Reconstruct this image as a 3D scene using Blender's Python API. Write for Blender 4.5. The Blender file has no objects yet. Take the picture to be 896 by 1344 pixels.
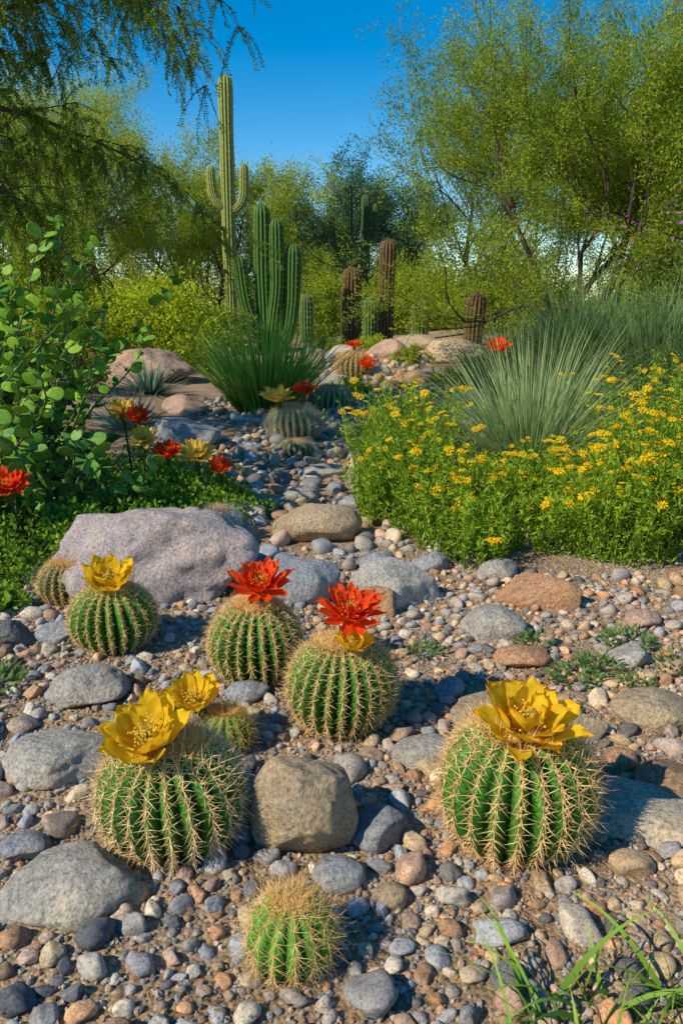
import bpy, bmesh, math, random
import numpy as np
from mathutils import Vector, noise
rng=np.random.default_rng(7); random.seed(7)
sc=bpy.context.scene
def nrm(a): return a/np.maximum(np.linalg.norm(a,axis=-1,keepdims=True),1e-9)
def sstep(a,b,x):
    t=np.clip((x-a)/(b-a),0,1); return t*t*(3-2*t)
def terrain(x,y):
    x=np.asarray(x,float); y=np.asarray(y,float)
    z=0.05*np.clip(y-5,0,11)
    z=z+0.012*np.sin(2.1*x+.5)*np.sin(1.7*y+.3)*sstep(0,3,y)+0.006*np.sin(5.3*x+1)*np.sin(4.1*y)
    z=z+0.13*sstep(0.9,2.6,-x)*sstep(2.8,5,y)+0.10*sstep(0.9,2.6,x)*sstep(3.2,6,y)
    return z
def tz(x,y): return float(terrain(x,y))
# ---------------- mesh helpers
class Acc:
    def __init__(s): s.V=[];s.F={};s.C=[];s.n=0
    def add(s,V,F,C):
        V=np.asarray(V,float).reshape(-1,3); F=np.asarray(F,int)
        C=np.asarray(C,float)
        if C.ndim==1: C=np.tile(C,(len(V),1))
        s.F.setdefault(F.shape[1],[]).append(F+s.n); s.V.append(V); s.C.append(C); s.n+=len(V)
    def build(s,name,mat,smooth=True,parent=None):
        V=np.concatenate(s.V); C=np.concatenate(s.C)
        me=bpy.data.meshes.new(name); me.vertices.add(len(V)); me.vertices.foreach_set("co",V.ravel())
        loops=[];starts=[];o=0
        for k,l in s.F.items():
            f=np.concatenate(l); loops.append(f.ravel()); starts.append(o+np.arange(len(f))*k); o+=f.size
        loops=np.concatenate(loops); starts=np.concatenate(starts)
        me.loops.add(len(loops)); me.loops.foreach_set("vertex_index",loops.astype(np.int32))
        me.polygons.add(len(starts)); me.polygons.foreach_set("loop_start",starts.astype(np.int32))
        me.update(calc_edges=True)
        me.polygons.foreach_set("use_smooth",np.full(len(starts),smooth))
        at=me.color_attributes.new(name="Col",type='FLOAT_COLOR',domain='POINT')
        at.data.foreach_set("color",np.concatenate([C,np.ones((len(C),1))],1).ravel())
        me.materials.append(mat)
        ob=bpy.data.objects.new(name,me); sc.collection.objects.link(ob)
        if parent: ob.parent=parent
        return ob
def empty(name):
    e=bpy.data.objects.new(name,None); sc.collection.objects.link(e); e.empty_display_size=.1; return e
def ico(sub):
    bm=bmesh.new(); bmesh.ops.create_icosphere(bm,subdivisions=sub,radius=1)
    V=np.array([v.co[:] for v in bm.verts]); F=np.array([[v.index for v in f.verts] for f in bm.faces]); bm.free(); return V,F
ICO={k:ico(k) for k in (1,2,3,4,5)}
def inst(acc,bV,bF,M,T,C):
    N=len(T); V=np.einsum('nij,vj->nvi',M,bV)+T[:,None,:]
    F=(bF[None]+(np.arange(N)*len(bV))[:,None,None]).reshape(-1,bF.shape[1])
    acc.add(V,F,np.repeat(C,len(bV),0))
def rotm(yaw,tx,ty):
    cz,sz=np.cos(yaw),np.sin(yaw); cx,sx=np.cos(tx),np.sin(tx); cy,sy=np.cos(ty),np.sin(ty); n=len(yaw); o=np.zeros(n); l=np.ones(n)
    Z=np.array([[cz,-sz,o],[sz,cz,o],[o,o,l]]).transpose(2,0,1)
    X=np.array([[l,o,o],[o,cx,-sx],[o,sx,cx]]).transpose(2,0,1)
    Y=np.array([[cy,o,sy],[o,l,o],[-sy,o,cy]]).transpose(2,0,1)
    return Z@X@Y
def perp(D):
    r=rng.normal(size=D.shape); u=nrm(np.cross(D,r)); return u,np.cross(D,u)
def spines(acc,P,D,L,r,cA,cB):
    N=len(P); D=nrm(D); u,w=perp(D)
    V=np.zeros((N,4,3)); r=np.broadcast_to(r,(N,))[:,None]; L=np.broadcast_to(L,(N,))[:,None]
    for k in range(3):
        a=2*math.pi*k/3; V[:,k]=P+r*(u*math.cos(a)+w*math.sin(a))
    V[:,3]=P+D*L
    F=(np.array([[0,1,3],[1,2,3],[2,0,3]])[None]+(np.arange(N)*4)[:,None,None]).reshape(-1,3)
    C=np.zeros((N,4,3)); C[:,:3]=np.broadcast_to(cA,(N,3))[:,None]; C[:,3]=np.broadcast_to(cB,(N,3))
    acc.add(V,F,C.reshape(-1,3))
def tubes(acc,P0,P1,R0,R1,C,sides=5):
    P0=np.asarray(P0,float);P1=np.asarray(P1,float);R0=np.asarray(R0,float);R1=np.asarray(R1,float)
    N=len(P0); D=nrm(P1-P0); ref=np.where(np.abs(D[:,2:3])>.9,np.array([[1.,0,0]]),np.array([[0,0,1.]]))
    u=nrm(np.cross(D,ref)); w=np.cross(D,u); V=np.zeros((N,2*sides,3))
    for k in range(sides):
        a=2*math.pi*k/sides; o=u*math.cos(a)+w*math.sin(a)
        V[:,k]=P0+o*R0[:,None]; V[:,sides+k]=P1+o*R1[:,None]
    f=np.array([[k,(k+1)%sides,sides+(k+1)%sides,sides+k] for k in range(sides)])
    F=(f[None]+(np.arange(N)*2*sides)[:,None,None]).reshape(-1,4)
    C=np.broadcast_to(np.asarray(C,float),(N,3)); acc.add(V,F,np.repeat(C,2*sides,0))
def leaves(acc,P,L,C,aspect=.4,dirs=None,spread=1.0):
    N=len(P)
    if N==0:return
    d=rng.normal(size=(N,3))*spread
    if dirs is not None: d=d+dirs
    d=nrm(d); u,_=perp(d); L=np.broadcast_to(L,(N,))[:,None]
    nn=np.cross(d,u)
    V=np.stack([P,P+d*L*.5+u*L*aspect*.5+nn*L*.06,P+d*L,P+d*L*.5-u*L*aspect*.5+nn*L*.06],1)
    F=np.array([[0,1,2,3]])+(np.arange(N)*4)[:,None]
    acc.add(V,F,np.repeat(C,4,0))
def blades(acc,B,D,L,W,droop,cA,cB,ns=6,flat=False):
    N=len(B); D=nrm(D); s=nrm(np.cross(D,np.array([[0,0,1.]]))+rng.normal(size=(N,3))*.5); s=nrm(s-D*np.sum(s*D,1,keepdims=True))
    P=B.copy(); d=D.copy(); L=np.broadcast_to(L,(N,))[:,None]; W=np.broadcast_to(W,(N,))[:,None]; droop=np.broadcast_to(droop,(N,))[:,None]
    rows=[]
    for k in range(ns+1):
        t=k/ns; w=W*(1-t**1.6)*.5+W*.02
        rows+= [P-s*w,P+s*w]
        d=nrm(d+np.array([[0,0,-1.]])*droop/ns*(0.4+1.2*t)); P=P+d*L/ns
    V=np.stack(rows,1)
    f=np.array([[2*k,2*k+1,2*k+3,2*k+2] for k in range(ns)])
    F=(f[None]+(np.arange(N)*2*(ns+1))[:,None,None]).reshape(-1,4)
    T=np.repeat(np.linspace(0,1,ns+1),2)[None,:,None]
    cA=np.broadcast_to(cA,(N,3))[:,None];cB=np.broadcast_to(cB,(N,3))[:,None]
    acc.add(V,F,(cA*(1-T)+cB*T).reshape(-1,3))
def lerp(a,b,t): a=np.array(a,float);b=np.array(b,float); t=np.asarray(t)[:,None]; return a*(1-t)+b*t
# ---------------- materials
def base_mat(name):
    m=bpy.data.materials.new(name); m.use_nodes=True; nt=m.node_tree; nt.nodes.clear()
    out=nt.nodes.new('ShaderNodeOutputMaterial'); p=nt.nodes.new('ShaderNodeBsdfPrincipled'); nt.links.new(p.outputs[0],out.inputs[0]); return m,nt,out,p
def N(nt,t,**k):
    n=nt.nodes.new(t)
    for a,b in k.items(): setattr(n,a,b)
    return n
def ramp(nt,src,stops):
    r=N(nt,'ShaderNodeValToRGB'); e=r.color_ramp.elements
    while len(e)<len(stops): e.new(.5)
    for i,(p,c) in enumerate(stops): e[i].position=p; e[i].color=(*c,1)
    nt.links.new(src,r.inputs[0]); return r
def noisef(nt,scale,detail=5,rough=.6):
    tc=N(nt,'ShaderNodeTexCoord'); n=N(nt,'ShaderNodeTexNoise'); n.inputs['Scale'].default_value=scale; n.inputs['Detail'].default_value=detail; n.inputs['Roughness'].default_value=rough
    nt.links.new(tc.outputs['Object'],n.inputs['Vector']); return n
def mult(nt,a,b,f=1.0):
    m=N(nt,'ShaderNodeMix',data_type='RGBA',blend_type='MULTIPLY'); m.inputs[0].default_value=f
    nt.links.new(a,m.inputs[6]); nt.links.new(b,m.inputs[7]); return m.outputs[2]
def rock_material(name,s1,s2,bs,dist):
    m,nt,out,p=base_mat(name); a=N(nt,'ShaderNodeAttribute',attribute_name='Col')
    n1=noisef(nt,s1,6,.65); r1=ramp(nt,n1.outputs[0],[(.3,(.70,.66,.64)),(.5,(1,1,1)),(.72,(1.38,1.24,1.02))])
    n2=noisef(nt,s2,4,.75); r2=ramp(nt,n2.outputs[0],[(.34,(.48,.46,.46)),(.5,(1,1,1)),(.66,(1.38,1.33,1.25))])
    c=mult(nt,mult(nt,a.outputs[0],r1.outputs[0]),r2.outputs[0]); nt.links.new(c,p.inputs['Base Color'])
    p.inputs['Roughness'].default_value=.85; p.inputs['Specular IOR Level'].default_value=.2
    n3=noisef(nt,bs,8,.7); b=N(nt,'ShaderNodeBump'); b.inputs['Strength'].default_value=1.0; b.inputs['Distance'].default_value=dist
    nt.links.new(n3.outputs[0],b.inputs['Height']); nt.links.new(b.outputs[0],p.inputs['Normal']); return m
def leaf_material(name,trans=.35,rough=.5,ns=0,spec=.3,lo=.7,hi=1.25):
    m,nt,out,p=base_mat(name); a=N(nt,'ShaderNodeAttribute',attribute_name='Col'); col=a.outputs[0]
    if ns:
        n1=noisef(nt,ns,3); r1=ramp(nt,n1.outputs[0],[(.3,(lo,lo,lo)),(.7,(hi,hi,hi))]); col=mult(nt,col,r1.outputs[0])
    nt.links.new(col,p.inputs['Base Color']); p.inputs['Roughness'].default_value=rough; p.inputs['Specular IOR Level'].default_value=spec
    if trans>0:
        t=N(nt,'ShaderNodeBsdfTranslucent'); nt.links.new(col,t.inputs[0]); mx=N(nt,'ShaderNodeMixShader'); mx.inputs[0].default_value=trans
        nt.links.new(p.outputs[0],mx.inputs[1]); nt.links.new(t.outputs[0],mx.inputs[2]); nt.links.new(mx.outputs[0],out.inputs[0])
    return m
M_peb=rock_material('pebble_stone',22,190,260,.002)
M_bould=rock_material('boulder_stone',5,110,40,.018)
M_leaf=leaf_material('foliage',.45,.6,spec=.15); M_bark=rock_material('bark',12,60,40,.01)
M_cact=leaf_material('cactus_skin',0,.55,60,.2); M_spine=leaf_material('spines',.3,.5); M_petal=leaf_material('petals',.45,.6,60,.08,.92,1.06)
M_blade=leaf_material('blades',.3,.55,spec=.2)
# ground
mg,nt,out,p=base_mat('desert_soil')
n1=noisef(nt,2.3,8,.65); r1=ramp(nt,n1.outputs[0],[(.3,(.27,.175,.10)),(.5,(.40,.28,.17)),(.7,(.52,.39,.25))])
n2=noisef(nt,140,4,.8); r2=ramp(nt,n2.outputs[0],[(.35,(.45,.42,.4)),(.5,(.95,.95,.95)),(.65,(1.4,1.35,1.3))])
tc=N(nt,'ShaderNodeTexCoord'); vo=N(nt,'ShaderNodeTexVoronoi'); vo.inputs['Scale'].default_value=95; nt.links.new(tc.outputs['Object'],vo.inputs['Vector'])
hs=N(nt,'ShaderNodeHueSaturation'); hs.inputs['Saturation'].default_value=.25; hs.inputs['Value'].default_value=1.3; nt.links.new(vo.outputs['Color'],hs.inputs['Color'])
c=mult(nt,mult(nt,r1.outputs[0],r2.outputs[0]),hs.outputs[0],.5); nt.links.new(c,p.inputs['Base Color']); p.inputs['Roughness'].default_value=.95; p.inputs['Specular IOR Level'].default_value=.1
b=N(nt,'ShaderNodeBump',invert=True); b.inputs['Strength'].default_value=.9; b.inputs['Distance'].default_value=.006; nt.links.new(vo.outputs['Distance'],b.inputs['Height'])
b2=N(nt,'ShaderNodeBump'); b2.inputs['Strength'].default_value=.6; b2.inputs['Distance'].default_value=.006; nt.links.new(n2.outputs[0],b2.inputs['Height']); nt.links.new(b.outputs[0],b2.inputs['Normal']); nt.links.new(b2.outputs[0],p.inputs['Normal'])
u=1.2*np.sinh(np.linspace(-5.6,5.6,301)); X,Y=np.meshgrid(u,u+2,indexing='ij')
Z=terrain(X,Y); nn=301; idx=np.arange(nn*nn).reshape(nn,nn)
F=np.stack([idx[:-1,:-1],idx[1:,:-1],idx[1:,1:],idx[:-1,1:]],-1).reshape(-1,4)
a=Acc(); a.add(np.stack([X,Y,Z],-1),F,[.3,.2,.1]); a.build('ground',mg)
# ---------------- rocks
def rockshape(sub,seed,ncut,amp=.16,fine=.02):
    V,F=ICO[sub]; V=V.copy(); r=random.Random(seed)
    for i in range(ncut):
        n=np.array([r.gauss(0,1),r.gauss(0,1),r.gauss(0,1)]); n/=np.linalg.norm(n); d=r.uniform(.55,.85)
        ex=np.maximum(0,V@n-d); V-=ex[:,None]*n*.88
    o=Vector((seed*3.1,seed*1.7,seed*.9))
    k=np.array([1+amp*noise.noise(Vector(v)*1.3+o)+amp*.4*noise.noise(Vector(v)*3.1+o)+fine*noise.noise(Vector(v)*8+o)+(fine*.5*noise.noise(Vector(v)*20+o) if sub>=5 else 0) for v in V])
    V*=k[:,None]; V-= (V.max(0)+V.min(0))/2; V/=(V.max(0)-V.min(0))/2
    return V,F
C_={'tan':(.49,.38,.245),'pink':(.51,.345,.26),'blue':(.335,.35,.375),'grey':(.45,.42,.365),'brown':(.38,.245,.15),'orange':(.55,.31,.17),'cream':(.60,.51,.39),'lav':(.45,.385,.375),'dark':(.17,.17,.175)}
# x,y,hw,hd,hh,color,yaw,cuts
B=[(-.70,2.92,.37,.34,.235,'lav',.2,14,'b'),(-.68,1.97,.112,.09,.06,'grey',.3,3),(-.645,1.62,.118,.10,.055,'grey',-.2,3),
(-.60,1.32,.05,.04,.03,'blue',0,2),(-.475,1.20,.12,.10,.055,'grey',.4,5),(-.068,1.38,.10,.10,.135,'tan',.9,4),(.074,1.37,.062,.055,.045,'blue',.2,3),
(-.005,1.25,.05,.042,.032,'blue',.1,2),(.085,1.20,.033,.03,.022,'tan',.1,2),(.455,1.80,.20,.10,.07,'tan',.1,7),(.61,1.42,.14,.10,.035,'cream',-.4,7),
(.70,1.52,.07,.07,.05,'brown',.3,4),(.80,1.85,.115,.08,.055,'tan',-.3,5),(.63,1.63,.045,.035,.03,'orange',.4,3),(.70,2.72,.155,.11,.075,'orange',-.25,6),
(.49,2.42,.11,.09,.065,'grey',-.4,5),(.54,2.20,.09,.06,.04,'orange',.3,5),(.19,2.75,.165,.12,.12,'grey',-.15,5),(-.11,3.52,.21,.14,.12,'tan',.1,6),
(-.13,2.75,.13,.11,.12,'blue',.2,5),(.12,2.62,.08,.07,.07,'orange',.5,4),(-.51,3.85,.14,.11,.07,'cream',.2,4),(-.50,3.40,.13,.10,.065,'blue',.5,4),
(-1.15,5.8,.27,.2,.16,'blue',.2,6),(-1.0,5.2,.18,.13,.08,'tan',.1,4),(-2.1,8.9,.50,.35,.25,'pink',.2,12,'b'),(-1.4,7.2,.22,.18,.12,'pink',.9,5),(-.42,4.1,.14,.10,.05,'blue',.4,3),
(-.22,4.35,.11,.08,.045,'grey',.1,3),(-.13,4.95,.16,.1,.05,'grey',.6,3),(.05,4.15,.10,.08,.04,'blue',.2,3),(.70,12,.30,.24,.2,'pink',.3,8),(1.75,11.3,.6,.35,.22,'tan',-.2,12,'b'),
(.25,10.2,.25,.2,.12,'tan',.3,4),(.85,9.3,.3,.2,.11,'orange',.3,4),(-.05,9,.2,.15,.1,'grey',.3,4),(-.25,1.96,.06,.045,.035,'blue',.2,3),(-.36,2.36,.07,.05,.035,'grey',.8,3),(-.53,1.82,.06,.05,.035,'blue',.8,3),
(.29,1.98,.05,.04,.035,'blue',1.1,3),(.20,1.66,.09,.05,.035,'grey',.2,3),(-.30,2.55,.06,.05,.03,'cream',.3,3),(.36,3.1,.08,.06,.05,'blue',.3,3),(.15,3.1,.09,.07,.05,'blue',.7,3),(.62,3.0,.09,.06,.05,'grey',.3,3),
(.86,2.2,.07,.06,.04,'grey',.3,4),(1.0,2.5,.08,.06,.04,'pink',.9,4),(.98,1.98,.06,.04,.03,'orange',.4,4),(-.88,2.35,.08,.06,.04,'blue',.4,4),(-.92,1.75,.09,.07,.04,'pink',.2,4),(-1.05,2.3,.1,.07,.05,'dark',.2,4),
(.42,9.9,.2,.14,.1,'cream',.3,4),(1.2,13,.4,.3,.2,'tan',.3,6),(-.5,11,.3,.2,.14,'pink',.3,6),(.05,12.2,.25,.2,.13,'cream',.3,6)]
for i,b in enumerate(B):
    x,y,hw,hd,hh,cn,yaw,cuts=b[:8]; big=len(b)>8
    V,F=rockshape(5 if (big or hw>.09 and y<3.3) else 4,i+3,cuts,.22 if big else .14,.05 if big else .026)
    V=V*np.array([hw,hd,hh]); c,s=math.cos(yaw),math.sin(yaw); V=V@np.array([[c,s,0],[-s,c,0],[0,0,1]])
    a=Acc(); col=np.array(C_[cn])*random.uniform(.9,1.1); a.add(V,F,col); o=a.build('boulder' if hw>.1 else 'river_rock',M_bould)
    o.location=(x,y,tz(x,y)+hh*.33)
# ---------------- barrel positions for exclusion
BARR=[(.337,1.37,.15),(-.329,1.37,.142),(-.08,1.06,.078),(.0,1.82,.137),(-.242,2.10,.135),(-.698,2.30,.13),(-.27,1.70,.065),(-.56,3.53,.1)]
# ---------------- pebbles
BASES={s:[rockshape(s,100+i,3+i%6,.22,.03) for i in range(12)] for s in (1,2,3)}
cell={}
def blocked(x,y,r,f=.8):
    for gx in range(int((x)//.12)-1,int(x//.12)+2):
        for gy in range(int(y//.12)-1,int(y//.12)+2):
            for (a_,b_,c_) in cell.get((gx,gy),()):
                if (a_-x)**2+(b_-y)**2<((r+c_)*f)**2: return True
    return False
bigx=[(b[0],b[1],b[2]*.8,b[3]*.8) for b in B]+[(x,y,r*.8,r*.8) for x,y,r in BARR]
def inbig(x,y,r):
    for a_,b_,c_,d_ in bigx:
        if ((a_-x)/(c_+r*.4))**2+((b_-y)/(d_+r*.4))**2<1: return True
    return False
def inpath(x,y):
    if y<3.0: return True
    if y<5: return -1.25<x<.55-.12*(y-3)
    if y<8: return -1.35<x<.35
    return -1.0+.1*(y-8)<x<.9+.1*(y-8)
def dens(x,y):
    d=.5+.5*noise.noise(Vector((x*1.6,y*1.6,3)))+.25
    if x<-.45 and 1.25<y<2.2: d*=.55
    if x>.45 and y<1.7: d*=.6
    return d
def scatter(n,rmin,rmax,y0,y1,xk,f=.8,usedens=True):
    out=[]
    for _ in range(n):
        y=random.uniform(y0,y1); hw=min(xk*(y+.6),2.2); x=random.uniform(-hw,hw)
        if not inpath(x,y): continue
        if usedens and random.random()>dens(x,y): continue
        r=rmin+(rmax-rmin)*random.random()**1.8
        if inbig(x,y,r) or blocked(x,y,r,f): continue
        cell.setdefault((int(x//.12),int(y//.12)),[]).append((x,y,r)); out.append((x,y,r))
    return out
pal=[C_['tan'],C_['tan'],C_['pink'],C_['grey'],C_['grey'],C_['blue'],C_['blue'],C_['brown'],C_['orange'],C_['cream'],C_['dark'],(.45,.33,.25),(.38,.34,.31),(.30,.29,.29)]
pebs=scatter(500,.028,.042,.6,3.1,.62,1.0)+scatter(7000,.015,.028,.6,3.2,.62,.88)+scatter(11000,.008,.015,.6,3.2,.62,.85)
pebs+=scatter(1200,.035,.07,3.1,8,.4,.85)+scatter(5000,.02,.035,3.0,8,.4,.85)+scatter(1500,.04,.09,7.5,14,.3,.85,False)
ap=Acc()
arr=np.array(pebs); 
for near in (0,1):
    sel=arr[(arr[:,1]<2.3)&(arr[:,2]>.012)] if near else arr[~((arr[:,1]<2.3)&(arr[:,2]>.012))]
    bs=BASES[3 if near else 2]; k=rng.integers(0,12,len(sel))
    for j in range(12):
        s=sel[k==j]; n=len(s)
        if n==0: continue
        sx=s[:,2]*rng.uniform(.9,1.3,n); sy=s[:,2]*rng.uniform(.65,1.0,n); sz=s[:,2]*rng.uniform(.5,.85,n)
        R=rotm(rng.uniform(0,6.28,n),rng.normal(0,.25,n),rng.normal(0,.25,n))*np.stack([sx,sy,sz],1)[:,None,:]
        T=np.stack([s[:,0],s[:,1],terrain(s[:,0],s[:,1])+sz*.35],1)
        ci=np.array(pal)[rng.integers(0,len(pal),n)]
        warm=np.clip((s[:,0]+.1)*.6,-.25,.4)[:,None]
        C=ci*rng.uniform(.7,1.25,(n,1))*(1+warm*np.array([[.25,.02,-.25]]))
        inst(ap,bs[j][0],bs[j][1],R,T,C)
ap.build('gravel_pebbles',M_peb)
ag=Acc(); n=26000; y=.6+2.8*rng.random(n)**1.1; x=rng.uniform(-1,1,n)*.62*(y+.6); r=rng.uniform(.0025,.0065,n)
R=rotm(rng.uniform(0,6.28,n),rng.normal(0,.6,n),rng.normal(0,.6,n))*(r[:,None,None]*rng.uniform(.6,1.2,(n,1,3)))
inst(ag,BASES[1][0][0],BASES[1][0][1],R,np.stack([x,y,terrain(x,y)+r*.3],1),np.array(pal)[rng.integers(0,len(pal),n)]*rng.uniform(.6,1.1,(n,1)))
ag.build('fine_grit',M_peb,smooth=False)
al=Acc(); n=1800; y=rng.uniform(.8,4,n); x=rng.uniform(-1,1,n)*.6*(y+.6); P=np.stack([x,y,terrain(x,y)+rng.uniform(.004,.02,n)],1)
leaves(al,P,rng.uniform(.008,.022,n),lerp((.35,.24,.1),(.18,.11,.05),rng.random(n)),.25,spread=.5,dirs=rng.normal(size=(n,3))*np.array([1,1,.05]))
al.build('dry_leaf_litter',M_leaf,False)
# ---------------- flowers
def flower(acc,st,pos,up,W,kind,seed=0,stem=None):
    r=random.Random(seed); up=np.array(up,float); up/=np.linalg.norm(up); ref=np.array([1.,.1,0]); u=np.cross(up,ref); u/=np.linalg.norm(u); v=np.cross(up,u)
    pos=np.array(pos,float)
    if kind=='y': rings=[(6,62,1.0,9,.165),(26,72,.94,9,.155)]; main=(1.0,.70,.03); tip=(1.0,.60,.02); bse=(.85,.62,.04)
    elif kind=='yr': rings=[(0,50,1.08,9,.165),(16,64,1.02,9,.165),(42,78,.80,6,.13)]; main=(1.0,.71,.03); tip=(.95,.24,.015); bse=(.9,.35,.03)
    elif kind=='yo': rings=[(8,30,1.05,11,.13),(30,55,.95,10,.12)]; main=(1.0,.72,.12); tip=(1.0,.55,.06); bse=(.85,.15,.03)
    else: rings=[(8,34,1.08,11,.115),(26,52,1.0,11,.11),(46,68,.85,9,.10),(66,80,.65,6,.085)]; main=(1.0,.085,.015); tip=(1.0,.17,.03); bse=(.95,.4,.04)
    main=np.array(main);tip=np.array(tip);bse=np.array(bse); S,T=10,7
    for ri,(a0,a1,ls,npet,wp) in enumerate(rings):
        for k in range(npet):
            az=2*math.pi*(k+.5*(ri%2)+r.uniform(-.16,.16))/npet; Lp=W*.56*ls*r.uniform(.86,1.08); wd=W*wp*r.uniform(.85,1.1)
            aa0=a0+r.uniform(-6,6); aa1=a1+r.uniform(-12,12); rec=r.uniform(0,35); tw=r.uniform(-.2,.2)
            rad=W*.03; z=0
            er=u*math.cos(az)+v*math.sin(az); et=-u*math.sin(az)+v*math.cos(az)
            V=[];C=[]; sh=r.uniform(.88,1.05); nk=r.uniform(0,6); redp=r.random()
            for si in range(S):
                s=si/(S-1); el=math.radians(aa0+(aa1-aa0)*min(1,s*1.3)-rec*max(0,s-.7)*2.5)
                if si>0: rad+=math.cos(el)*Lp/(S-1); z+=math.sin(el)*Lp/(S-1)
                f=(s**.75)*(1-s**4.2)**.7*1.06+.16*(1-s); nrmv=-er*math.sin(el)+up*math.cos(el)
                for ti in range(T):
                    t=(ti/(T-1))*2-1; w=wd*f
                    tipd=-.10*Lp*abs(t)*s**5
                    pnt=pos+er*rad+up*z+et*t*w+nrmv*(w*.36*t*t+ t*w*tw)+ nrmv*(.012*W*math.sin(9*s+4*t+nk))+(er*math.cos(el)+up*math.sin(el))*tipd
                    V.append(pnt); m=min(1,s/.3); cc=bse*(1-m)+main*m; s0=.76 if kind=='yr' else .66; q=max(0,(s-s0)/(1-s0))*(1 if kind!='yr' else .35+.6*redp); cc=cc*(1-q)+tip*q
                    cc=cc*(.93+.07*math.cos(t*14))
                    if kind=='yr' and ti in(0,T-1) and s>.5 and redp>.6: cc=cc*.6+tip*.4
                    C.append(cc*sh)
            Fq=[[i*T+j,i*T+j+1,(i+1)*T+j+1,(i+1)*T+j] for i in range(S-1) for j in range(T-1)]
            acc.add(V,Fq,C)
    ns=80; D=nrm(up+0.45*(rng.normal(size=(ns,1))*u+rng.normal(size=(ns,1))*v)); P=pos+rng.normal(size=(ns,3))*W*.03+up*W*.03
    L=W*rng.uniform(.16,.27,ns); spines(st,P,D,L,W*.006,(.85,.6,.08),(.9,.7,.12)); Tm=P+D*(L*.93)[:,None]
    inst(st,ICO[1][0],ICO[1][1],np.eye(3)[None]*np.full((ns,1,1),W*.013),Tm,np.tile([.95,.7,.12],(ns,1)))
    ng=10; D=nrm(up+0.25*(rng.normal(size=(ng,1))*u+rng.normal(size=(ng,1))*v)); spines(st,np.tile(pos+up*W*.03,(ng,1)),D,W*.3,W*.014,(.15,.3,.03),(.45,.6,.08))
    if stem is None: stem=pos-up*W*.25
    stem=np.array(stem,float); n=7; ts=np.linspace(0,1,n); pp=stem[None]*(1-ts[:,None])+(pos+up*W*.02)[None]*ts[:,None]; rr=W*(.055+.05*ts**2)
    tubes(st,pp[:-1],pp[1:],rr[:-1],rr[1:],lerp((.10,.16,.03),(.25,.3,.04),ts[:-1]) ,9)
    m=26; tt=rng.random(m); Pp=stem+(pos-stem)*tt[:,None]; az=rng.uniform(0,6.28,m); o=np.cos(az)[:,None]*u+np.sin(az)[:,None]*v
    leaves(st,Pp+o*(W*.07),W*.12,lerp((.12,.2,.04),(.4,.25,.05),rng.random(m)),.35,dirs=o+up*1.6,spread=.15)
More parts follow.
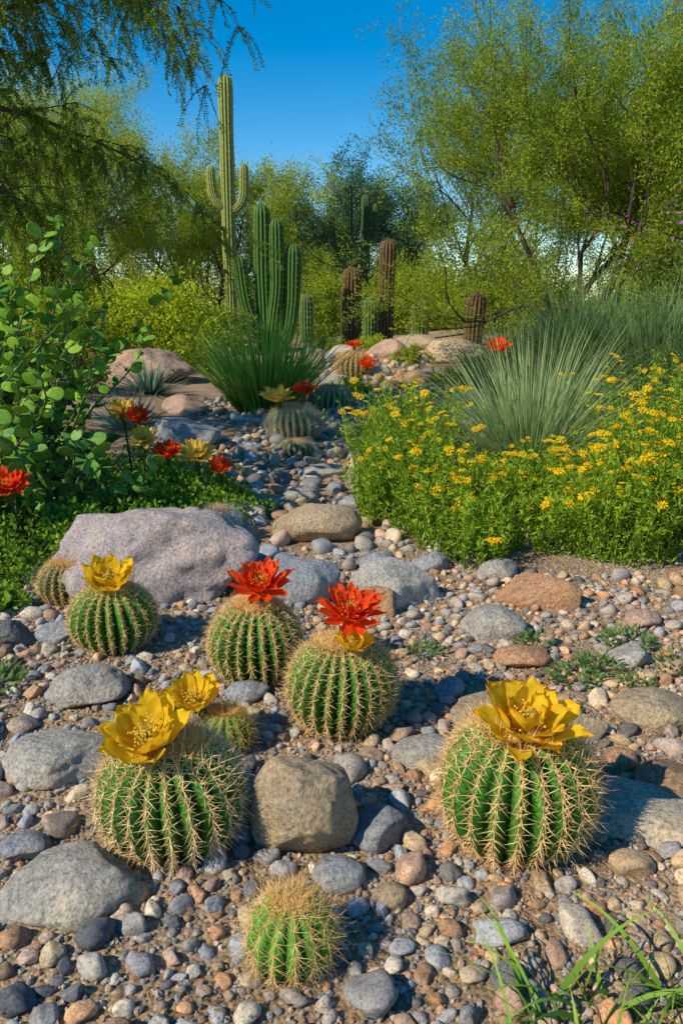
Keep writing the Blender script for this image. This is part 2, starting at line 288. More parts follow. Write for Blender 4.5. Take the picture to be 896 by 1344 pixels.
# ---------------- barrel cactus
def barrel(name,x,y,R,H,nr,sl,flowers=(),gold=(.92,.60,.18),cream=(.98,.80,.42),red=(.60,.20,.07),green=(.045,.165,.015),nsp=9,tilt=0,woolly=1.0):
    e=empty(name); z0=tz(x,y)-.012; e.location=(x,y,z0); seed=random.random()*10
    nu=nr*10; nv=34; th=np.arange(nu)/nu*2*math.pi; ph=np.radians(np.linspace(-62,89.5,nv))
    def surf(th,ph,rib):
        cr=np.maximum(np.cos(ph),0)**.82; wob=1+.025*np.sin(2*th+seed)+.015*np.sin(3*th+2*seed)
        r=R*cr*wob*(1-.22*(1-rib)*np.clip(cr*1.6,0,1)); zz=H*.5+H*.53*np.sin(ph)-.05*H*np.clip((ph-1.25)/.3,0,1)
        return r,zz
    TH,PH=np.meshgrid(th,ph,indexing='ij'); tw=.06*np.sin(PH*1.3+seed)
    rib=np.abs(np.cos(nr*TH/2))**.9; rib=rib**.8
    r,zz=surf(TH,PH,rib); V=np.stack([r*np.cos(TH+tw),r*np.sin(TH+tw),zz],-1)
    idx=np.arange(nu*nv).reshape(nu,nv); i2=np.roll(idx,-1,0); F=np.stack([idx[:,:-1],i2[:,:-1],i2[:,1:],idx[:,1:]],-1).reshape(-1,4)
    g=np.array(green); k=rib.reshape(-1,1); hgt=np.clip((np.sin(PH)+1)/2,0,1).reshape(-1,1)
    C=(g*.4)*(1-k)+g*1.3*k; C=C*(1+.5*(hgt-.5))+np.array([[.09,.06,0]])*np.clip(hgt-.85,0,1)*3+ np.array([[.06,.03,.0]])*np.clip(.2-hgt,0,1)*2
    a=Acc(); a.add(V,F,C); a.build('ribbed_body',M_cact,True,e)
    sa=Acc(); wa=Acc()
    nar=max(8,int(16*R/.14+2)); pa=np.radians(np.linspace(-48,80,nar))
    tA,pA=np.meshgrid(np.arange(nr)/nr*2*math.pi,pa,indexing='ij'); tA=tA.ravel(); pA=pA.ravel()+rng.normal(0,.015,tA.size)
    tw=.06*np.sin(pA*1.3+seed); r,zz=surf(tA,pA,np.ones_like(tA)); P=np.stack([r*np.cos(tA+tw),r*np.sin(tA+tw),zz],-1)
    r2,z2=surf(tA,pA+.02,np.ones_like(tA)); P2=np.stack([r2*np.cos(tA+tw),r2*np.sin(tA+tw),z2],-1)
    tv=nrm(P2-P); th_=np.stack([-np.sin(tA+tw),np.cos(tA+tw),0*tA],-1); nm=nrm(np.cross(th_,tv)); 
    inst(wa,ICO[1][0],ICO[1][1],np.eye(3)[None]*np.full((len(P),1,1),R*.022),P+nm*R*.005,np.tile([.82,.62,.30],(len(P),1)))
    for k in range(nsp):
        if k<nsp-2:
            an=2*math.pi*(k+.5)/(nsp-2); D=nm*rng.uniform(.25,.7,(len(P),1))+th_*math.cos(an)*.85+tv*math.sin(an)+rng.normal(size=P.shape)*.16; L=sl*rng.uniform(.6,1.0,len(P))
        else:
            D=nm*1.0+tv*(.5 if k%2 else -.4)+rng.normal(size=P.shape)*.22; L=sl*rng.uniform(.8,1.3,len(P))
        t=rng.random(len(P)); A=lerp(gold,cream,t); Bc=lerp(cream,red,rng.random(len(P))**2.0)
        spines(sa,P,D,L*np.clip(1.1-.25*np.abs(pA-.5),.5,1),R*.0088,A,Bc)
    n=int(520*woolly*R/.14); a_=rng.uniform(0,6.28,n); pp=np.radians(rng.uniform(64,89,n)); r,zz=surf(a_,pp,np.ones(n)); P=np.stack([r*np.cos(a_),r*np.sin(a_),zz],-1)
    D=np.stack([np.cos(a_)*.7,np.sin(a_)*.7,.8+0*a_],-1)+rng.normal(size=P.shape)*.35; spines(sa,P,D,sl*rng.uniform(.5,1,n),R*.0088,(.88,.56,.12),lerp((1.0,.74,.26),(.75,.32,.1),rng.random(n)**2))
    m=int(160*woolly); a_=rng.uniform(0,6.28,m); pp=np.radians(rng.uniform(72,89.5,m)); r,zz=surf(a_,pp,np.ones(m)); inst(wa,ICO[1][0],ICO[1][1],np.eye(3)[None]*rng.uniform(.03,.07,(m,1,1))*R,np.stack([r*np.cos(a_),r*np.sin(a_),zz],-1),np.tile([.82,.58,.2],(m,1)))
    sa.build('spines',M_spine,False,e); wa.build('woolly_areoles',M_spine,True,e)
    if flowers:
        fa=Acc(); st=Acc()
        for i,(dx,dy,z,up,W,kind,stem) in enumerate(flowers): flower(fa,st,(dx,dy,z),up,W,kind,seed=int(x*1000)+i*7+50,stem=stem)
        fa.build('petals',M_petal,True,e); st.build('flower_centre',M_petal,True,e)
    return e
gb='golden_barrel_cactus'
barrel(gb,.337,1.37,.145,.25,21,.039,[(.005,-.015,.250,(.0,-.34,1),.205,'yr',(0,0,.21))],red=(.65,.13,.05))
barrel(gb,-.329,1.37,.138,.215,22,.037,[(-.03,-.02,.22,(-.15,-.38,1),.20,'y',(0,0,.18))],cream=(.98,.86,.54))
barrel('small_hedgehog_cactus',-.08,1.065,.068,.12,13,.044,[],green=(.07,.24,.02),nsp=13,cream=(.98,.78,.36),red=(.8,.35,.2),woolly=.5)
barrel(gb,.0,1.82,.133,.225,24,.030,[(.028,-.055,.235,(.05,-.3,1),.11,'y',(.01,-.03,.2)),(.02,.0,.29,(.1,-.4,1),.165,'r',(0,0,.2))])
barrel(gb,-.242,2.10,.134,.225,25,.028,[(.02,-.01,.27,(.02,-.35,1),.175,'r',(0,0,.2))])
barrel(gb,-.698,2.30,.130,.195,22,.025,[(.0,-.01,.20,(.05,-.35,1),.20,'y',(0,0,.17))],woolly=.5)
barrel('small_hedgehog_cactus',-.27,1.70,.060,.11,14,.034,[(-.075,.02,.115,(-.1,-.35,1),.16,'y',(-.02,0,.07))],green=(.08,.2,.03),nsp=13,gold=(.9,.65,.18),cream=(.95,.7,.24))
barrel('small_hedgehog_cactus',-.56,3.53,.095,.14,16,.05,[],nsp=15,cream=(.93,.93,.88),gold=(.88,.88,.8),green=(.14,.24,.14),woolly=1.2)
barrel(gb,-.36,6.15,.21,.25,24,.05,[(-.12,-.08,.31,(0,-.3,1),.26,'yo',(-.1,-.05,.2)),(.08,-.04,.36,(0,-.2,1),.21,'r',(.06,0,.2))],green=(.08,.19,.07),cream=(.85,.85,.65),gold=(.8,.7,.4))
barrel(gb,-.33,5.6,.13,.10,20,.03,[],green=(.10,.2,.09),cream=(.8,.8,.6))
barrel(gb,-.1,7.6,.2,.2,22,.04,[],green=(.10,.2,.08),cream=(.8,.8,.6))
barrel(gb,.15,9.8,.22,.3,22,.06,[(0,0,.38,(0,-.2,1),.2,'r',(0,0,.2))],green=(.10,.18,.10))
barrel(gb,-.97,2.70,.10,.15,20,.03,[],green=(.05,.1,.03))
# ---------------- columns / saguaros
def ribbed(acc,sa,path,R,nr,cv,cc,spl=.04,spc=((.7,.62,.45),(.5,.4,.3)),step=.09,npn=5):
    path=np.array(path,float); seg=np.linalg.norm(np.diff(path,axis=0),axis=1); s=np.r_[0,np.cumsum(seg)]; L=s[-1]
    q=np.unique(np.r_[np.linspace(0,L-R*1.3,int(L/.12)+4),L-R*1.3+R*1.3*np.sin(np.linspace(0,1,8)*math.pi/2)])
    P=np.stack([np.interp(q,s,path[:,i]) for i in range(3)],1)
    for _ in range(3): P[1:-1]=(P[:-2]+2*P[1:-1]+P[2:])/4
    D=nrm(np.gradient(P,axis=0)); rr=R*(.86+.14*np.clip(q/(L*.5),0,1))*(1+.04*np.sin(q*5+path[0,0]*9)); tt=np.clip((q-(L-R*1.3))/(R*1.3),0,1); rr=rr*np.sqrt(np.maximum(1-tt**2,.004))
    ref=np.array([0,1.,0]); u=nrm(np.cross(D,ref)+1e-6); w=np.cross(D,u)
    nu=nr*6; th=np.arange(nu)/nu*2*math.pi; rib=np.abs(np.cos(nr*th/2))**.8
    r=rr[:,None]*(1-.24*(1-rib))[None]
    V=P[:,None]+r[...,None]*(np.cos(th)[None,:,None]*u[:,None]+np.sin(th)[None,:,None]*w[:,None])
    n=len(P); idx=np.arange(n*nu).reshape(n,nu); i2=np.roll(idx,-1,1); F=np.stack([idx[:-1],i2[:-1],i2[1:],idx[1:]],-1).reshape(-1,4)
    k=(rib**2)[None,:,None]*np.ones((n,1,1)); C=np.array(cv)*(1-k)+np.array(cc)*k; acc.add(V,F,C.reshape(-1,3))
    if spl>0:
        qs=np.arange(.05,L-.02,step); tc=np.arange(nr)/nr*2*math.pi
        Pi=np.stack([np.interp(qs,q,P[:,i]) for i in range(3)],1); ui=np.stack([np.interp(qs,q,u[:,i]) for i in range(3)],1); wi=np.stack([np.interp(qs,q,w[:,i]) for i in range(3)],1); ri=np.interp(qs,q,rr)
        O=np.cos(tc)[None,:,None]*ui[:,None]+np.sin(tc)[None,:,None]*wi[:,None]; PP=(Pi[:,None]+ri[:,None,None]*O).reshape(-1,3); O=O.reshape(-1,3)
        for _ in range(npn): spines(sa,PP,O+rng.normal(size=O.shape)*.6,spl*rng.uniform(.6,1.2,len(O)),.0025,spc[0],spc[1])
def cactus_col(name,x,y,paths,cv,cc,spl=.05,spc=((.7,.62,.45),(.5,.4,.3)),nr=14,step=.09,npn=5):
    e=empty(name); e.location=(x,y,tz(x,y)-.05); a=Acc(); s=Acc()
    for pth,R in paths: ribbed(a,s,pth,R,nr,cv,cc,spl,spc,step,npn)
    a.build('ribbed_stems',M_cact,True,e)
    if spl>0: s.build('spines',M_spine,False,e)
G1,G2=(.02,.06,.02),(.09,.15,.05)
cactus_col('saguaro_cactus',-2.0,15,[([(0,0,0),(0,0,2),(.02,0,4.4)],.125),([(0,0,2.25),(-.1,-.03,2.26),(-.2,-.03,2.32),(-.27,-.03,2.48),(-.29,-.03,2.95)],.08),([(0,0,2.2),(.12,-.03,2.2),(.22,-.03,2.26),(.29,-.03,2.42),(.30,-.03,2.98)],.085)],(.08,.13,.02),(.40,.42,.11),.04,step=.10,nr=12,npn=3)
cactus_col('saguaro_cactus',.15,20.5,[([(0,0,0),(0,0,3.55)],.125),([(0,0,2.3),(.16,0,2.35),(.24,0,2.5),(.25,0,3.0)],.08),([(0,0,2.0),(-.2,0,2.05),(-.38,0,2.2),(-.40,0,2.8)],.085)],G1,G2,0,nr=12)
cactus_col('saguaro_cactus',.60,21,[([(0,0,0),(0,0,3.35)],.12),([(0,0,2.2),(.15,0,2.25),(.23,0,2.4),(.24,0,3.1)],.08)],G1,G2,0,nr=12)
cactus_col('organ_pipe_cactus',-1.2,13,[([(0,0,0),(-.03,0,1.2),(-.02,0,2.26)],.135),([(.05,-.05,0),(.2,-.05,1),(.2,-.05,2.04)],.12),([(-.05,-.1,.3),(-.16,-.1,.42),(-.28,-.1,.7),(-.33,-.1,1.0),(-.38,-.1,1.5)],.12),([(.1,.05,0),(.36,0,.3),(.43,0,.8),(.46,0,1.68)],.125),([(.1,.15,0),(.3,.15,.5),(.32,.15,1.4)],.11)],(.015,.055,.008),(.09,.20,.03),.035,npn=2,nr=12)
BR=((.05,.03,.015),(.20,.125,.05)); sp=((.40,.24,.12),(.22,.12,.07))
cactus_col('columnar_barrel_cactus',.16,14,[([(0,0,0),(.01,0,1.36)],.175)],*BR,.055,sp,16,.07)
cactus_col('columnar_barrel_cactus',.78,14.5,[([(0,0,0),(0,0,.9),(.03,0,1.82)],.145)],*BR,.055,sp,14,.07)
cactus_col('columnar_barrel_cactus',2.08,13,[([(0,0,0),(.02,0,.5),(.06,0,.90)],.16)],*BR,.055,sp,14,.07)
cactus_col('columnar_barrel_cactus',1.33,14,[([(0,0,0),(0,0,.80)],.15)],(.03,.09,.02),(.18,.28,.07),.05,nr=14)
cactus_col('columnar_barrel_cactus',-.62,14.5,[([(0,0,0),(0,0,.9)],.12)],(.03,.08,.02),(.15,.25,.06),.05,nr=14)
cactus_col('columnar_barrel_cactus',.5,14.6,[([(0,0,0),(0,0,.85)],.13)],(.03,.08,.02),(.15,.25,.06),.05,nr=14)
# ---------------- trees
def tree(name,x,y,trunks,L0,r0,maxlev,seed,cols,leafL,nleaf,lean=.45,up=.10,bark=(.075,.06,.035),wig=.22,asp=.35,z0=None,base_spread=.25,childL=(.5,.8),first=1):
    R=random.Random(seed); S=[];TW=[]
    def rv(s): return Vector((R.gauss(0,s),R.gauss(0,s),R.gauss(0,s)))
    def br(p,d,L,r,lev):
        n=4
        for i in range(n):
            d=(d+rv(wig)+Vector((0,0,up if lev<maxlev else -.02))).normalized(); q=p+d*(L/n); ra=r*(1-.5*i/n); rb=r*(1-.5*(i+1)/n)
            S.append((p[:],q[:],ra,rb)); 
            if lev>=maxlev-1: TW.append((p[:],q[:],lev))
            p=q
            if lev<maxlev and i>=(1 if lev!=1 else first):
                c=(d+rv(.5)).normalized(); br(p,c,L*R.uniform(*childL),rb*.6,lev+1)
        if lev<maxlev: br(p,(d+rv(.3)).normalized(),L*R.uniform(.6,.8),r*.48,lev+1)
    for k in range(trunks):
        az=2*math.pi*(k+R.uniform(-.3,.3))/trunks; ln=lean*R.uniform(.5,1.2); b=Vector((math.cos(az)*base_spread*R.random(),math.sin(az)*base_spread*R.random(),-.1))
        br(b,Vector((math.cos(az)*ln,math.sin(az)*ln,1)).normalized(),L0*R.uniform(.85,1.15),r0*R.uniform(.7,1.1),0)
    e=empty(name); e.location=(x,y,tz(x,y) if z0 is None else z0)
    P0=np.array([s[0] for s in S]);P1=np.array([s[1] for s in S]); a=Acc(); tubes(a,P0,P1,[s[2] for s in S],[s[3] for s in S],bark,5); a.build('trunk_and_limbs',M_bark,True,e)
    A=np.array([t[0] for t in TW]);Bp=np.array([t[1] for t in TW])
    cl=rng.random(len(A)//12+1).repeat(12)[:len(A)]
    A=np.repeat(A,nleaf,0);Bp=np.repeat(Bp,nleaf,0);cl=np.repeat(cl,nleaf); n=len(A); t=rng.random((n,1)); P=A*(1-t)+Bp*t+rng.normal(size=(n,3))*leafL*1.4
    C=lerp(cols[0],cols[1],np.clip(cl*.6+rng.random(n)*.5,0,1)); a=Acc(); leaves(a,P,leafL*rng.uniform(.6,1.3,n),C,asp,dirs=nrm(Bp-A)*.8+np.array([[0,0,.2]])); a.build('foliage',M_leaf,False,e)
    return e
PVc=((.13,.23,.015),(.44,.52,.04))
tree('palo_verde_tree',3.35,11,6,1.9,.075,4,11,PVc,.044,19,lean=.6,first=0)
tree('palo_verde_tree',4.9,12,5,2.2,.085,4,12,PVc,.048,16,lean=.55,first=0)
tree('palo_verde_tree',2.9,18,5,2.4,.07,4,13,((.10,.19,.025),(.30,.40,.06)),.06,13,lean=.7)
tree('palo_verde_tree',.2,24,5,2.1,.07,4,14,((.05,.13,.06),(.13,.24,.10)),.08,14,lean=.85)
YG=((.26,.34,.025),(.60,.66,.06))
tree('palo_verde_tree',-5.2,17.5,6,1.95,.06,4,15,YG,.055,12,lean=.5,first=0)
tree('palo_verde_tree',-3.0,20,5,1.7,.06,4,16,YG,.065,14,lean=.6)
tree('palo_verde_tree',-7.2,15,5,1.9,.06,4,27,YG,.055,10,lean=.5)
tree('palo_verde_tree',-4.7,12.5,4,1.1,.05,4,17,((.16,.26,.02),(.44,.52,.05)),.045,12,lean=.4)
tree('palo_verde_tree',-.6,30,4,1.4,.06,4,18,YG,.09,10,lean=.9)
# overhanging mesquite
def mesquite():
    e=empty('mesquite_tree'); e.location=(-3.6,5.6,tz(-3.6,5.6)); R=random.Random(5); S=[];st=[]
    def path(p,d,L,r,n,grav,wig,lev):
        out=[]
        for i in range(n):
            d=(d+Vector((R.gauss(0,wig),R.gauss(0,wig),R.gauss(0,wig)+grav))).normalized(); q=p+d*L/n; S.append((p[:],q[:],r*(1-.75*i/n),r*(1-.75*(i+1)/n))); p=q; out.append((p.copy(),d.copy(),r*(1-.75*(i+1)/n)))
        return out
    tr=path(Vector((0,0,-.1)),Vector((.15,0,1)),2.0,.14,5,0,.06,0); top=tr[-1][0]
    lim=[((1,-.1,.75),2.6),((1,.35,.55),2.2),((.9,-.5,.85),2.5),((.5,.9,.8),2.4),((.9,.1,1.05),3.0),((-.6,.5,.8),2.2),((-.6,-.6,.8),2.2),((.4,-.2,1.3),2.4),((.7,.6,1.05),2.7),((1,.0,.35),1.6),((1,.3,1.3),3.2),((.8,-.2,1.5),3.0),((1,.15,.9),3.1),((1,-.25,1.1),3.1)]
    for d,L in lim:
        l1=path(top.copy(),Vector(d).normalized(),L,.035,9,-.03,.14,1)
        for i,(p,dd,r) in enumerate(l1):
            if i<2: continue
            for _ in range(2):
                l2=path(p.copy(),(dd+Vector((R.gauss(0,.7),R.gauss(0,.7),R.gauss(0.1,.5)))).normalized(),R.uniform(.6,1.2),max(r*.4,.006),5,-.14,.2,2)
                for (p2,d2,r2) in l2:
                    for _ in range(4):
                        l3=path(p2.copy(),(d2*.4+Vector((R.gauss(0,.6),R.gauss(0,.6),R.gauss(-.3,.5)))).normalized(),R.uniform(.15,.5),.003,4,-.3,.12,3)
                        a0=p2
                        for (p3,d3,r3) in l3: st.append((a0[:],p3[:])); a0=p3
    a=Acc(); tubes(a,[s[0] for s in S],[s[1] for s in S],[s[2] for s in S],[s[3] for s in S],(.10,.075,.05),5); a.build('trunk_and_limbs',M_bark,True,e)
    A=np.array([s[0] for s in st]);Bp=np.array([s[1] for s in st]); k=6; n0=len(A); cl=rng.random(n0//4+1).repeat(4)[:n0]
    D=nrm(Bp-A); side=nrm(np.cross(D,rng.normal(size=D.shape)))
    a=Acc()
    for j in range(k):
        P=A+(Bp-A)*((j+.5)/k)
        for sg in(-1,1):
            C=lerp((.09,.20,.015),(.27,.39,.04),np.clip(cl*.6+rng.random(n0)*.4,0,1)); leaves(a,P,.027*rng.uniform(.7,1.2,n0),C,.45,dirs=side*sg*1.2+D*.5,spread=.28)
    a.build('foliage',M_leaf,False,e)
mesquite()
# ---------------- bushes
def bushpart(acc,sacc,cx,cy,rx,ry,h,nc,nl,leafL,cols,z0,asp=.5,rc=.2):
    d=nrm(rng.normal(size=(nc,3))); d[:,2]=np.abs(d[:,2]); rad=rng.random(nc)**.38
    ctr=d*rad[:,None]*np.array([rx,ry,h*.86])*rng.uniform(.85,1.12,(nc,1))+np.array([0,0,h*.06]); sz=rc*min(rx,h)*rng.uniform(.5,1.3,nc)
    cl=rng.random(nc); C0=np.repeat(ctr,nl,0); s=np.repeat(sz,nl); n=nc*nl
    P=C0+rng.normal(size=(n,3))*s[:,None]*np.array([[.6,.6,.5]]); P[:,2]=np.maximum(P[:,2],.01)
    C=lerp(cols[0],cols[1],np.clip(np.repeat(cl,nl)*.55+rng.random(n)*.5,0,1)); off=np.array([cx,cy,z0])
    leaves(acc,P+off,leafL*rng.uniform(.6,1.3,n),C,asp,dirs=nrm(P-C0)*.6+np.array([[0,0,.4]]))
    if sacc is not None:
        b=rng.normal(size=(nc,3))*np.array([rx*.12,ry*.12,0]); m=(b+ctr)/2+rng.normal(size=(nc,3))*.06*rx; m[:,2]*=.9
        r=.006+.006*h; tubes(sacc,np.r_[b,m]+off,np.r_[m,ctr]+off,np.r_[np.full(nc,r),np.full(nc,r*.6)],np.r_[np.full(nc,r*.6),np.full(nc,r*.25)],(.13,.11,.05),4)
def bush(name,cx,cy,rx,ry,h,nc,nl,leafL,cols,asp=.5,rc=.2,z=None):
    e=empty(name); a=Acc();s=Acc(); bushpart(a,s,cx,cy,rx,ry,h,nc,nl,leafL,cols,tz(cx,cy)-.03 if z is None else z,asp,rc); s.build('stems',M_bark,True,e); a.build('leaves',M_leaf,False,e); return e
YB=((.27,.37,.012),(.62,.68,.035)); YM=((.16,.27,.015),(.46,.54,.04))
bush('creosote_shrub',-2.35,10.2,1.05,.8,1.1,230,100,.05,YB)
bush('creosote_shrub',-3.4,9.5,.8,.8,1.1,150,80,.05,YM)
bush('creosote_shrub',-1.9,12.5,.6,.6,.75,100,80,.05,((.10,.18,.02),(.28,.36,.04)))
bush('creosote_shrub',-.1,17,.9,.8,1.3,150,70,.06,YM)
bush('creosote_shrub',1.6,18,1.3,1,1.7,200,70,.06,YB)
bush('creosote_shrub',3.4,15.5,1.4,1,1.6,200,80,.055,YM)
bush('creosote_shrub',4.2,9.8,1.2,1,1.6,200,90,.045,((.09,.18,.012),(.30,.40,.03)))
bush('creosote_shrub',3.2,12.6,.8,.7,1.0,120,80,.045,YM)
bush('creosote_shrub',-.25,13.3,.35,.3,.42,50,70,.035,YM)
bush('creosote_shrub',.95,11.1,.3,.3,.3,40,60,.03,YM)
bush('creosote_shrub',.1,8.4,.25,.2,.25,40,60,.025,YM)
bush('creosote_shrub',.5,13.2,.35,.3,.3,50,60,.035,YB)
bush('creosote_shrub',1.5,9.0,.5,.4,.35,60,60,.03,YM)
dt=Acc()
for i in range(46):
    xx=rng.uniform(-24,24); yy=rng.uniform(28,46); bushpart(dt,None,xx,yy,rng.uniform(1.5,3),2,rng.uniform(2.0,3.8),70,45,.13,(((.14,.22,.03),(.38,.45,.07)) if i%3 else ((.06,.13,.05),(.16,.26,.09))),.5,.6,.26)
for i in range(26):
    xx=rng.uniform(-14,14); yy=rng.uniform(22,27); bushpart(dt,None,xx,yy,rng.uniform(1,1.8),1.4,rng.uniform(1.0,1.9),70,55,.09,((.20,.28,.02),(.52,.58,.05)),.5,.6,.26)
dt.build('distant_trees',M_leaf,False)
e=empty('purple_flowering_shrub'); a=Acc();s=Acc(); bushpart(a,s,4.1,9.2,.9,.6,1.9,130,70,.05,((.09,.17,.02),(.26,.35,.04)),.3); nf=150
P=np.array([3.85,8.8,1.9])+rng.normal(size=(nf,3))*np.array([.55,.3,.2]); leaves(a,P,.045,lerp((.40,.06,.32),(.6,.2,.55),rng.random(nf)),.9); s.build('stems',M_bark,True,e); a.build('leaves_and_bracts',M_leaf,False,e)
a=Acc();s=Acc(); e=empty('pink_flowering_shrub'); bushpart(a,s,-2.5,7.6,.35,.3,.55,50,60,.035,((.08,.15,.02),(.2,.3,.04)),tz(-2.5,7.6)); P=np.array([-2.5,7.45,tz(-2.5,7.6)+.42])+rng.normal(size=(50,3))*.13; leaves(a,P,.045,lerp((.6,.04,.1),(.7,.1,.2),rng.random(50)),.9); s.build('stems',M_bark,True,e); a.build('leaves',M_leaf,False,e)
# ---------------- grasses
def clump(name,x,y,n,L,W,spread,droop,cA,cB,rad=.1,ns=6):
    az=rng.uniform(0,2*math.pi,n); el=spread*rng.random(n)**.7; D=np.stack([np.sin(el)*np.cos(az),np.sin(el)*np.sin(az),np.cos(el)],1); o=rad*np.sqrt(rng.random(n)); B_=np.stack([x+o*np.cos(az),y+o*np.sin(az),np.full(n,tz(x,y)-.02)],1)
    a=Acc(); t=rng.random(n); blades(a,B_,D,L*rng.uniform(.6,1.1,n),W*rng.uniform(.7,1.2,n),droop*rng.uniform(.5,1.5,n),lerp(np.array(cA)*.6,np.array(cA)*1.2,t),lerp(cB,np.array(cB)*1.3,t),ns)
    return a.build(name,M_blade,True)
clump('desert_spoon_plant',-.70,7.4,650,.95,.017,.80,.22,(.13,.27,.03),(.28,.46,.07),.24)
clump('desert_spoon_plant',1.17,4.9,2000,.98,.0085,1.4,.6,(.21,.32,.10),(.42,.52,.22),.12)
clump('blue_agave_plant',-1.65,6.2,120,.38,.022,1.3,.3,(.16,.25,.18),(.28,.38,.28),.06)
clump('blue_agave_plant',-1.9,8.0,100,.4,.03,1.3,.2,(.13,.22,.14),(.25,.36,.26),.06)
a=Acc()
for (x,y,h) in [(2.0,6.9,1.3),(2.55,6.6,1.4),(3.1,6.9,1.45),(2.3,7.4,1.5),(1.55,7.3,1.05),(2.9,6.1,1.2),(3.4,6.4,1.4)]:
    n=1100; az=rng.uniform(0,6.28,n); el=.95*rng.random(n)**.7; D=np.stack([np.sin(el)*np.cos(az),np.sin(el)*np.sin(az),np.cos(el)],1); B_=np.array([x,y,tz(x,y)])+D*rng.uniform(0,.6,(n,1))*h*.8+rng.normal(size=(n,3))*.04
    t=rng.random(n); blades(a,B_,D+rng.normal(size=(n,3))*.2,h*rng.uniform(.25,.5,n),.008,.25,lerp((.08,.16,.03),(.14,.24,.06),t),lerp((.18,.30,.10),(.30,.42,.15),t),4)
a.build('feathery_brush_shrub',M_blade,True)
a=Acc(); n=150; bx=rng.uniform(.24,.62,n); by=rng.uniform(.78,1.0,n); B_=np.stack([bx,by,terrain(bx,by)],1); az=rng.uniform(0,6.28,n); D=np.stack([np.cos(az)*.7-.15,np.sin(az)*.5,.9+0*az],1)
blades(a,B_,D,rng.uniform(.08,.23,n),rng.uniform(.005,.010,n),rng.uniform(.6,1.8,n),(.14,.30,.03),(.36,.52,.07),8); a.build('grass_tuft',M_blade,True)
for (x,y,s) in [(.66,2.08,.07),(.75,2.15,.06),(.6,2.32,.06),(.88,2.3,.08),(.25,2.25,.05),(-.95,2.0,.08),(.82,2.05,.05),(-.43,1.42,.03),(.98,2.12,.07)]:
    a=Acc(); nl=140; az=rng.uniform(0,6.28,nl); r=s*np.sqrt(rng.random(nl)); P=np.stack([x+r*np.cos(az),y+r*np.sin(az),terrain(x,y)+rng.uniform(.005,s*.5,nl)],1)
    leaves(a,P,s*.35,lerp((.10,.19,.05),(.26,.38,.12),rng.random(nl)),.45,dirs=np.stack([np.cos(az),np.sin(az),.6+0*az],1)*1.0,spread=.4); a.build('desert_seedling',M_leaf,False)
# ---------------- wildflowers bed
e=empty('yellow_wildflowers'); st=Acc();lf=Acc();fl=Acc()
n=2500; X_=[];Y_=[];H_=[]
while len(X_)<n:
    y=random.uniform(3.05,5.3); x=random.uniform(0.0,.62*y); k=x/y
    front=3.7-1.1*min(x,.5)+.12*math.sin(9*x)
    if y<front: continue
    mid=float(sstep(.10,.17,k)*(1-sstep(.29,.37,k)))
    if mid>.5 and y>4.25: continue
    if x<.05+.06*(y-3.3): continue
    cl=noise.noise(Vector((x*2.2,y*2.2,9)))
    if random.random()>.65+cl: continue
    h=(.34+.22*min(1,(y-front)*.8)*(1-mid)+.12*cl)*random.uniform(.6,1.2)*(1-.18*mid)
    if x>1.35: h*=1.15
    X_.append(x);Y_.append(y);H_.append(h)
X_=np.array(X_);Y_=np.array(Y_);H_=np.array(H_); P=np.stack([X_,Y_,terrain(X_,Y_)],1); D=nrm(np.stack([rng.normal(0,.22,n),rng.normal(0,.22,n)-.05,np.ones(n)],1))
pts=[P]; d=D
for k in range(4):
    d=nrm(d+rng.normal(size=(n,3))*.12); pts.append(pts[-1]+d*(H_/4)[:,None])
t=rng.random(n); c=lerp((.12,.22,.02),(.26,.38,.05),t)
for k in range(4): tubes(st,pts[k],pts[k+1],np.full(n,.0032-.0005*k),np.full(n,.0027-.0005*k),c,3)
for k in range(4):
    for j in range(9):
        u_=rng.random((n,1)); Pp=pts[k]*(1-u_)+pts[k+1]*u_; leaves(lf,Pp,rng.uniform(.016,.04,n),lerp((.13,.28,.012),(.46,.62,.045),np.clip(t*.5+rng.random(n)*.35+k*.06,0,1)),.3,dirs=np.array([[0,0,.9]]))
tips=pts[4]; w=(rng.random(n)<(.14+.14*(X_>.9))); tips=tips[w]; hh=len(tips)
extra=tips[rng.integers(0,hh,int(hh*1.1))]+rng.normal(size=(int(hh*1.1),3))*np.array([.03,.03,.012]); tips=np.r_[tips,extra]
for tp in tips:
    tp=tp+np.array([0,0,.015]); R_=random.uniform(.012,.027); up=nrm(np.array([random.gauss(0,.35),random.gauss(-.25,.35),1.])); u_=nrm(np.cross(up,[1,.2,0])); v_=np.cross(up,u_); V=[tp-up*.002];C=[(.8,.5,.01)]; m=8
    for k in range(m):
        for (da,rr,zz) in ((-.28,.55,.25),(-.2,1.0,.15),(.2,1.0,.15),(.28,.55,.25)):
            an=2*math.pi*k/m+da; V.append(tp+(u_*math.cos(an)+v_*math.sin(an))*R_*rr+up*R_*zz*random.uniform(.3,1.5)); C.append((1.0,.72,.015))
    F4=[[1+4*k,2+4*k,3+4*k,4+4*k] for k in range(m)]; F3=[[0,1+4*k,4+4*k] for k in range(m)]
    fl.add(V,F4,C); fl.F.setdefault(3,[]).append(np.array(F3)+fl.n-len(V))
    fl.add(ICO[1][0]*R_*.38*np.array([1,1,.7])+tp+up*R_*.2,ICO[1][1],(.95,.48,.01))
st.build('stems',M_leaf,True,e); lf.build('leaves',M_leaf,False,e); fl.build('flower_heads',M_petal,False,e)
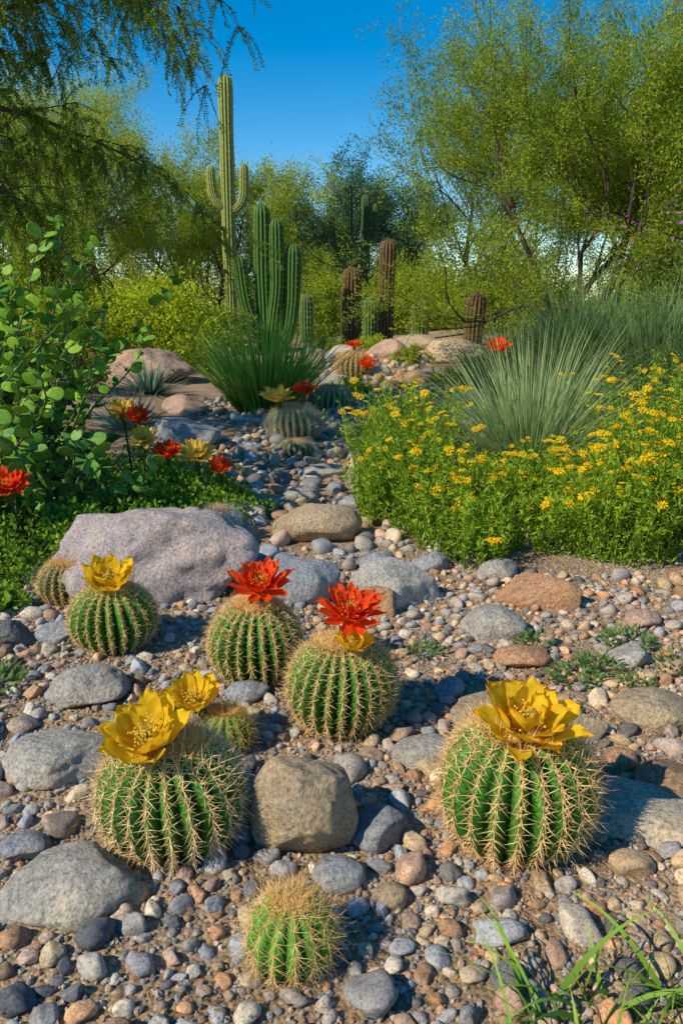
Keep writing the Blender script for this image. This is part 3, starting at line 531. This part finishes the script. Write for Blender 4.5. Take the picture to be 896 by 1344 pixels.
e=empty('red_desert_flower'); x,y=.98,5.1; e.location=(x,y,tz(x,y)); fa=Acc();s=Acc(); flower(fa,s,(0,0,.77),(0,-.5,1),.16,'r',3,stem=(0,0,.68)); tubes(s,[(0,0,0),(.03,0,.35)],[(.03,0,.35),(0,0,.7)],[.008,.007],[.007,.006],(.1,.17,.04),6); fa.build('petals',M_petal,True,e); s.build('stem',M_petal,True,e)
# ---------------- left round-pad shrub
def padshrub(name,cx,cy,ns,hmin,hmax,spread,padr,cols,seed,lean=.3):
    R=random.Random(seed); e=empty(name); st=Acc(); P=[];Mx=[];C=[]; S=[]
    for k in range(ns):
        az=R.uniform(0,6.28); p=Vector((cx+math.cos(az)*spread*R.random(),cy+math.sin(az)*spread*R.random(),tz(cx,cy))); d=Vector((math.cos(az)*lean*R.random()*1.6,math.sin(az)*lean*R.random()*1.6,1)).normalized(); H=R.uniform(hmin,hmax); n=int(H/.06)
        for i in range(n):
            d=(d+Vector((R.gauss(0,.14),R.gauss(0,.14),.03))).normalized(); q=p+d*H/n; S.append((p[:],q[:],.009*(1-.7*i/n))); p=q
            for m in range(2):
                if R.random()<.1: continue
                a=R.uniform(0,6.28); o=Vector((math.cos(a),math.sin(a),R.uniform(.0,.7))).normalized(); r=padr*R.uniform(.5,1.15)
                nrmv=o.cross(Vector((R.gauss(0,1),R.gauss(0,1),R.gauss(0,1)))).normalized(); b=o.cross(nrmv)
                P.append((p+o*r*1.15)[:]); Mx.append(np.array([np.array(o)*r*1.1,np.array(b)*r*.92,np.array(nrmv)*r*.09]).T); C.append(R.random())
    tubes(st,[s[0] for s in S],[s[1] for s in S],[s[2] for s in S],[s[2]*.9 for s in S],(.12,.13,.06),5)
    a=Acc(); V,F=ICO[3]; inst(a,V,F,np.array(Mx),np.array(P),lerp(cols[0],cols[1],np.array(C))); st.build('stems',M_bark,True,e); a.build('round_pads',M_cact,True,e)
PC=((.05,.18,.015),(.24,.42,.03))
padshrub('round_leaf_shrub',-1.75,3.75,48,.9,1.5,.42,.031,PC,1,.28)
padshrub('round_leaf_shrub',-1.85,4.4,26,1.0,1.7,.4,.034,PC,2,.35)
padshrub('prickly_pear_cactus',-1.35,3.75,26,.25,.6,.38,.040,((.06,.19,.025),(.18,.35,.06)),3,.35)
padshrub('prickly_pear_cactus',-1.55,3.2,12,.25,.5,.25,.034,((.05,.17,.02),(.15,.30,.05)),4,.35)
e=empty('leafy_ground_cover'); a=Acc();s=Acc()
for (x,y,rx,h) in [(-.75,3.7,.3,.2),(-1.0,3.45,.32,.2),(-1.25,3.3,.32,.22),(-.55,3.95,.2,.14),(-1.0,3.95,.35,.26),(-1.45,2.9,.3,.16),(-.8,4.3,.3,.2),(-1.3,2.6,.2,.09),(-1.1,4.6,.35,.26)]:
    bushpart(a,s,x,y,rx,rx*.8,h,60,40,.028,((.09,.23,.015),(.34,.52,.05)),tz(x,y),.55,.3)
s.build('stems',M_bark,True,e); a.build('leaves',M_leaf,False,e)
def fstalk(name,x,y,z,W,kind,seed):
    e=empty(name); g=tz(x,y); e.location=(x,y,g); fa=Acc();s=Acc(); zz=z-g; flower(fa,s,(0,0,zz),(.05,-.55,1),W,kind,seed,stem=(0,.01,zz-W*.35)); tubes(s,[(.03,.03,0)],[(0,.01,zz-W*.3)],[.006],[.006],(.08,.15,.03),6); fa.build('petals',M_petal,True,e); s.build('stem',M_petal,True,e)
fstalk('red_desert_flower',-1.36,3.2,.30,.18,'r',21); fstalk('red_desert_flower',-.88,4.0,.30,.16,'r',22); fstalk('yellow_desert_flower',-1.0,4.0,.37,.17,'yo',23)
fstalk('yellow_desert_flower',-.72,3.95,.30,.19,'yo',24); fstalk('red_desert_flower',-.60,3.9,.25,.13,'r',25); fstalk('yellow_desert_flower',-1.17,4.3,.47,.18,'yo',26); fstalk('red_desert_flower',-1.08,4.25,.45,.15,'r',27)
fstalk('red_desert_flower',.28,9.2,.42,.22,'r',28); 
# ---------------- light, sky, camera
to_sun=Vector((-.66,-.42,.62)).normalized()
L=bpy.data.lights.new('sun','SUN'); L.energy=5.0; L.angle=math.radians(.5); L.color=(1,.90,.72); lo=bpy.data.objects.new('sun',L); sc.collection.objects.link(lo); lo.rotation_euler=(-to_sun).to_track_quat('-Z','Y').to_euler()
w=bpy.data.worlds.new("World"); sc.world=w; w.use_nodes=True; nt=w.node_tree; bg=nt.nodes['Background']; sky=nt.nodes.new('ShaderNodeTexSky'); sky.sky_type='NISHITA'; sky.sun_disc=False
sky.sun_elevation=math.asin(to_sun.z); sky.sun_rotation=math.atan2(to_sun.x,to_sun.y); sky.air_density=1.0; sky.dust_density=0; sky.ozone_density=1.5
hs=nt.nodes.new('ShaderNodeHueSaturation'); hs.inputs['Saturation'].default_value=1.65; nt.links.new(sky.outputs[0],hs.inputs['Color']); nt.links.new(hs.outputs[0],bg.inputs[0]); bg.inputs[1].default_value=.15
sc.view_settings.view_transform='Standard'; sc.view_settings.look='None'; sc.view_settings.exposure=0
cam=bpy.data.cameras.new('camera'); co=bpy.data.objects.new('camera',cam); sc.collection.objects.link(co); co.location=(0,0,1); co.rotation_euler=(math.radians(76),0,0)
cam.sensor_fit='VERTICAL'; cam.sensor_height=36; cam.lens=28.1; cam.clip_end=600; cam.clip_start=.05; sc.camera=co
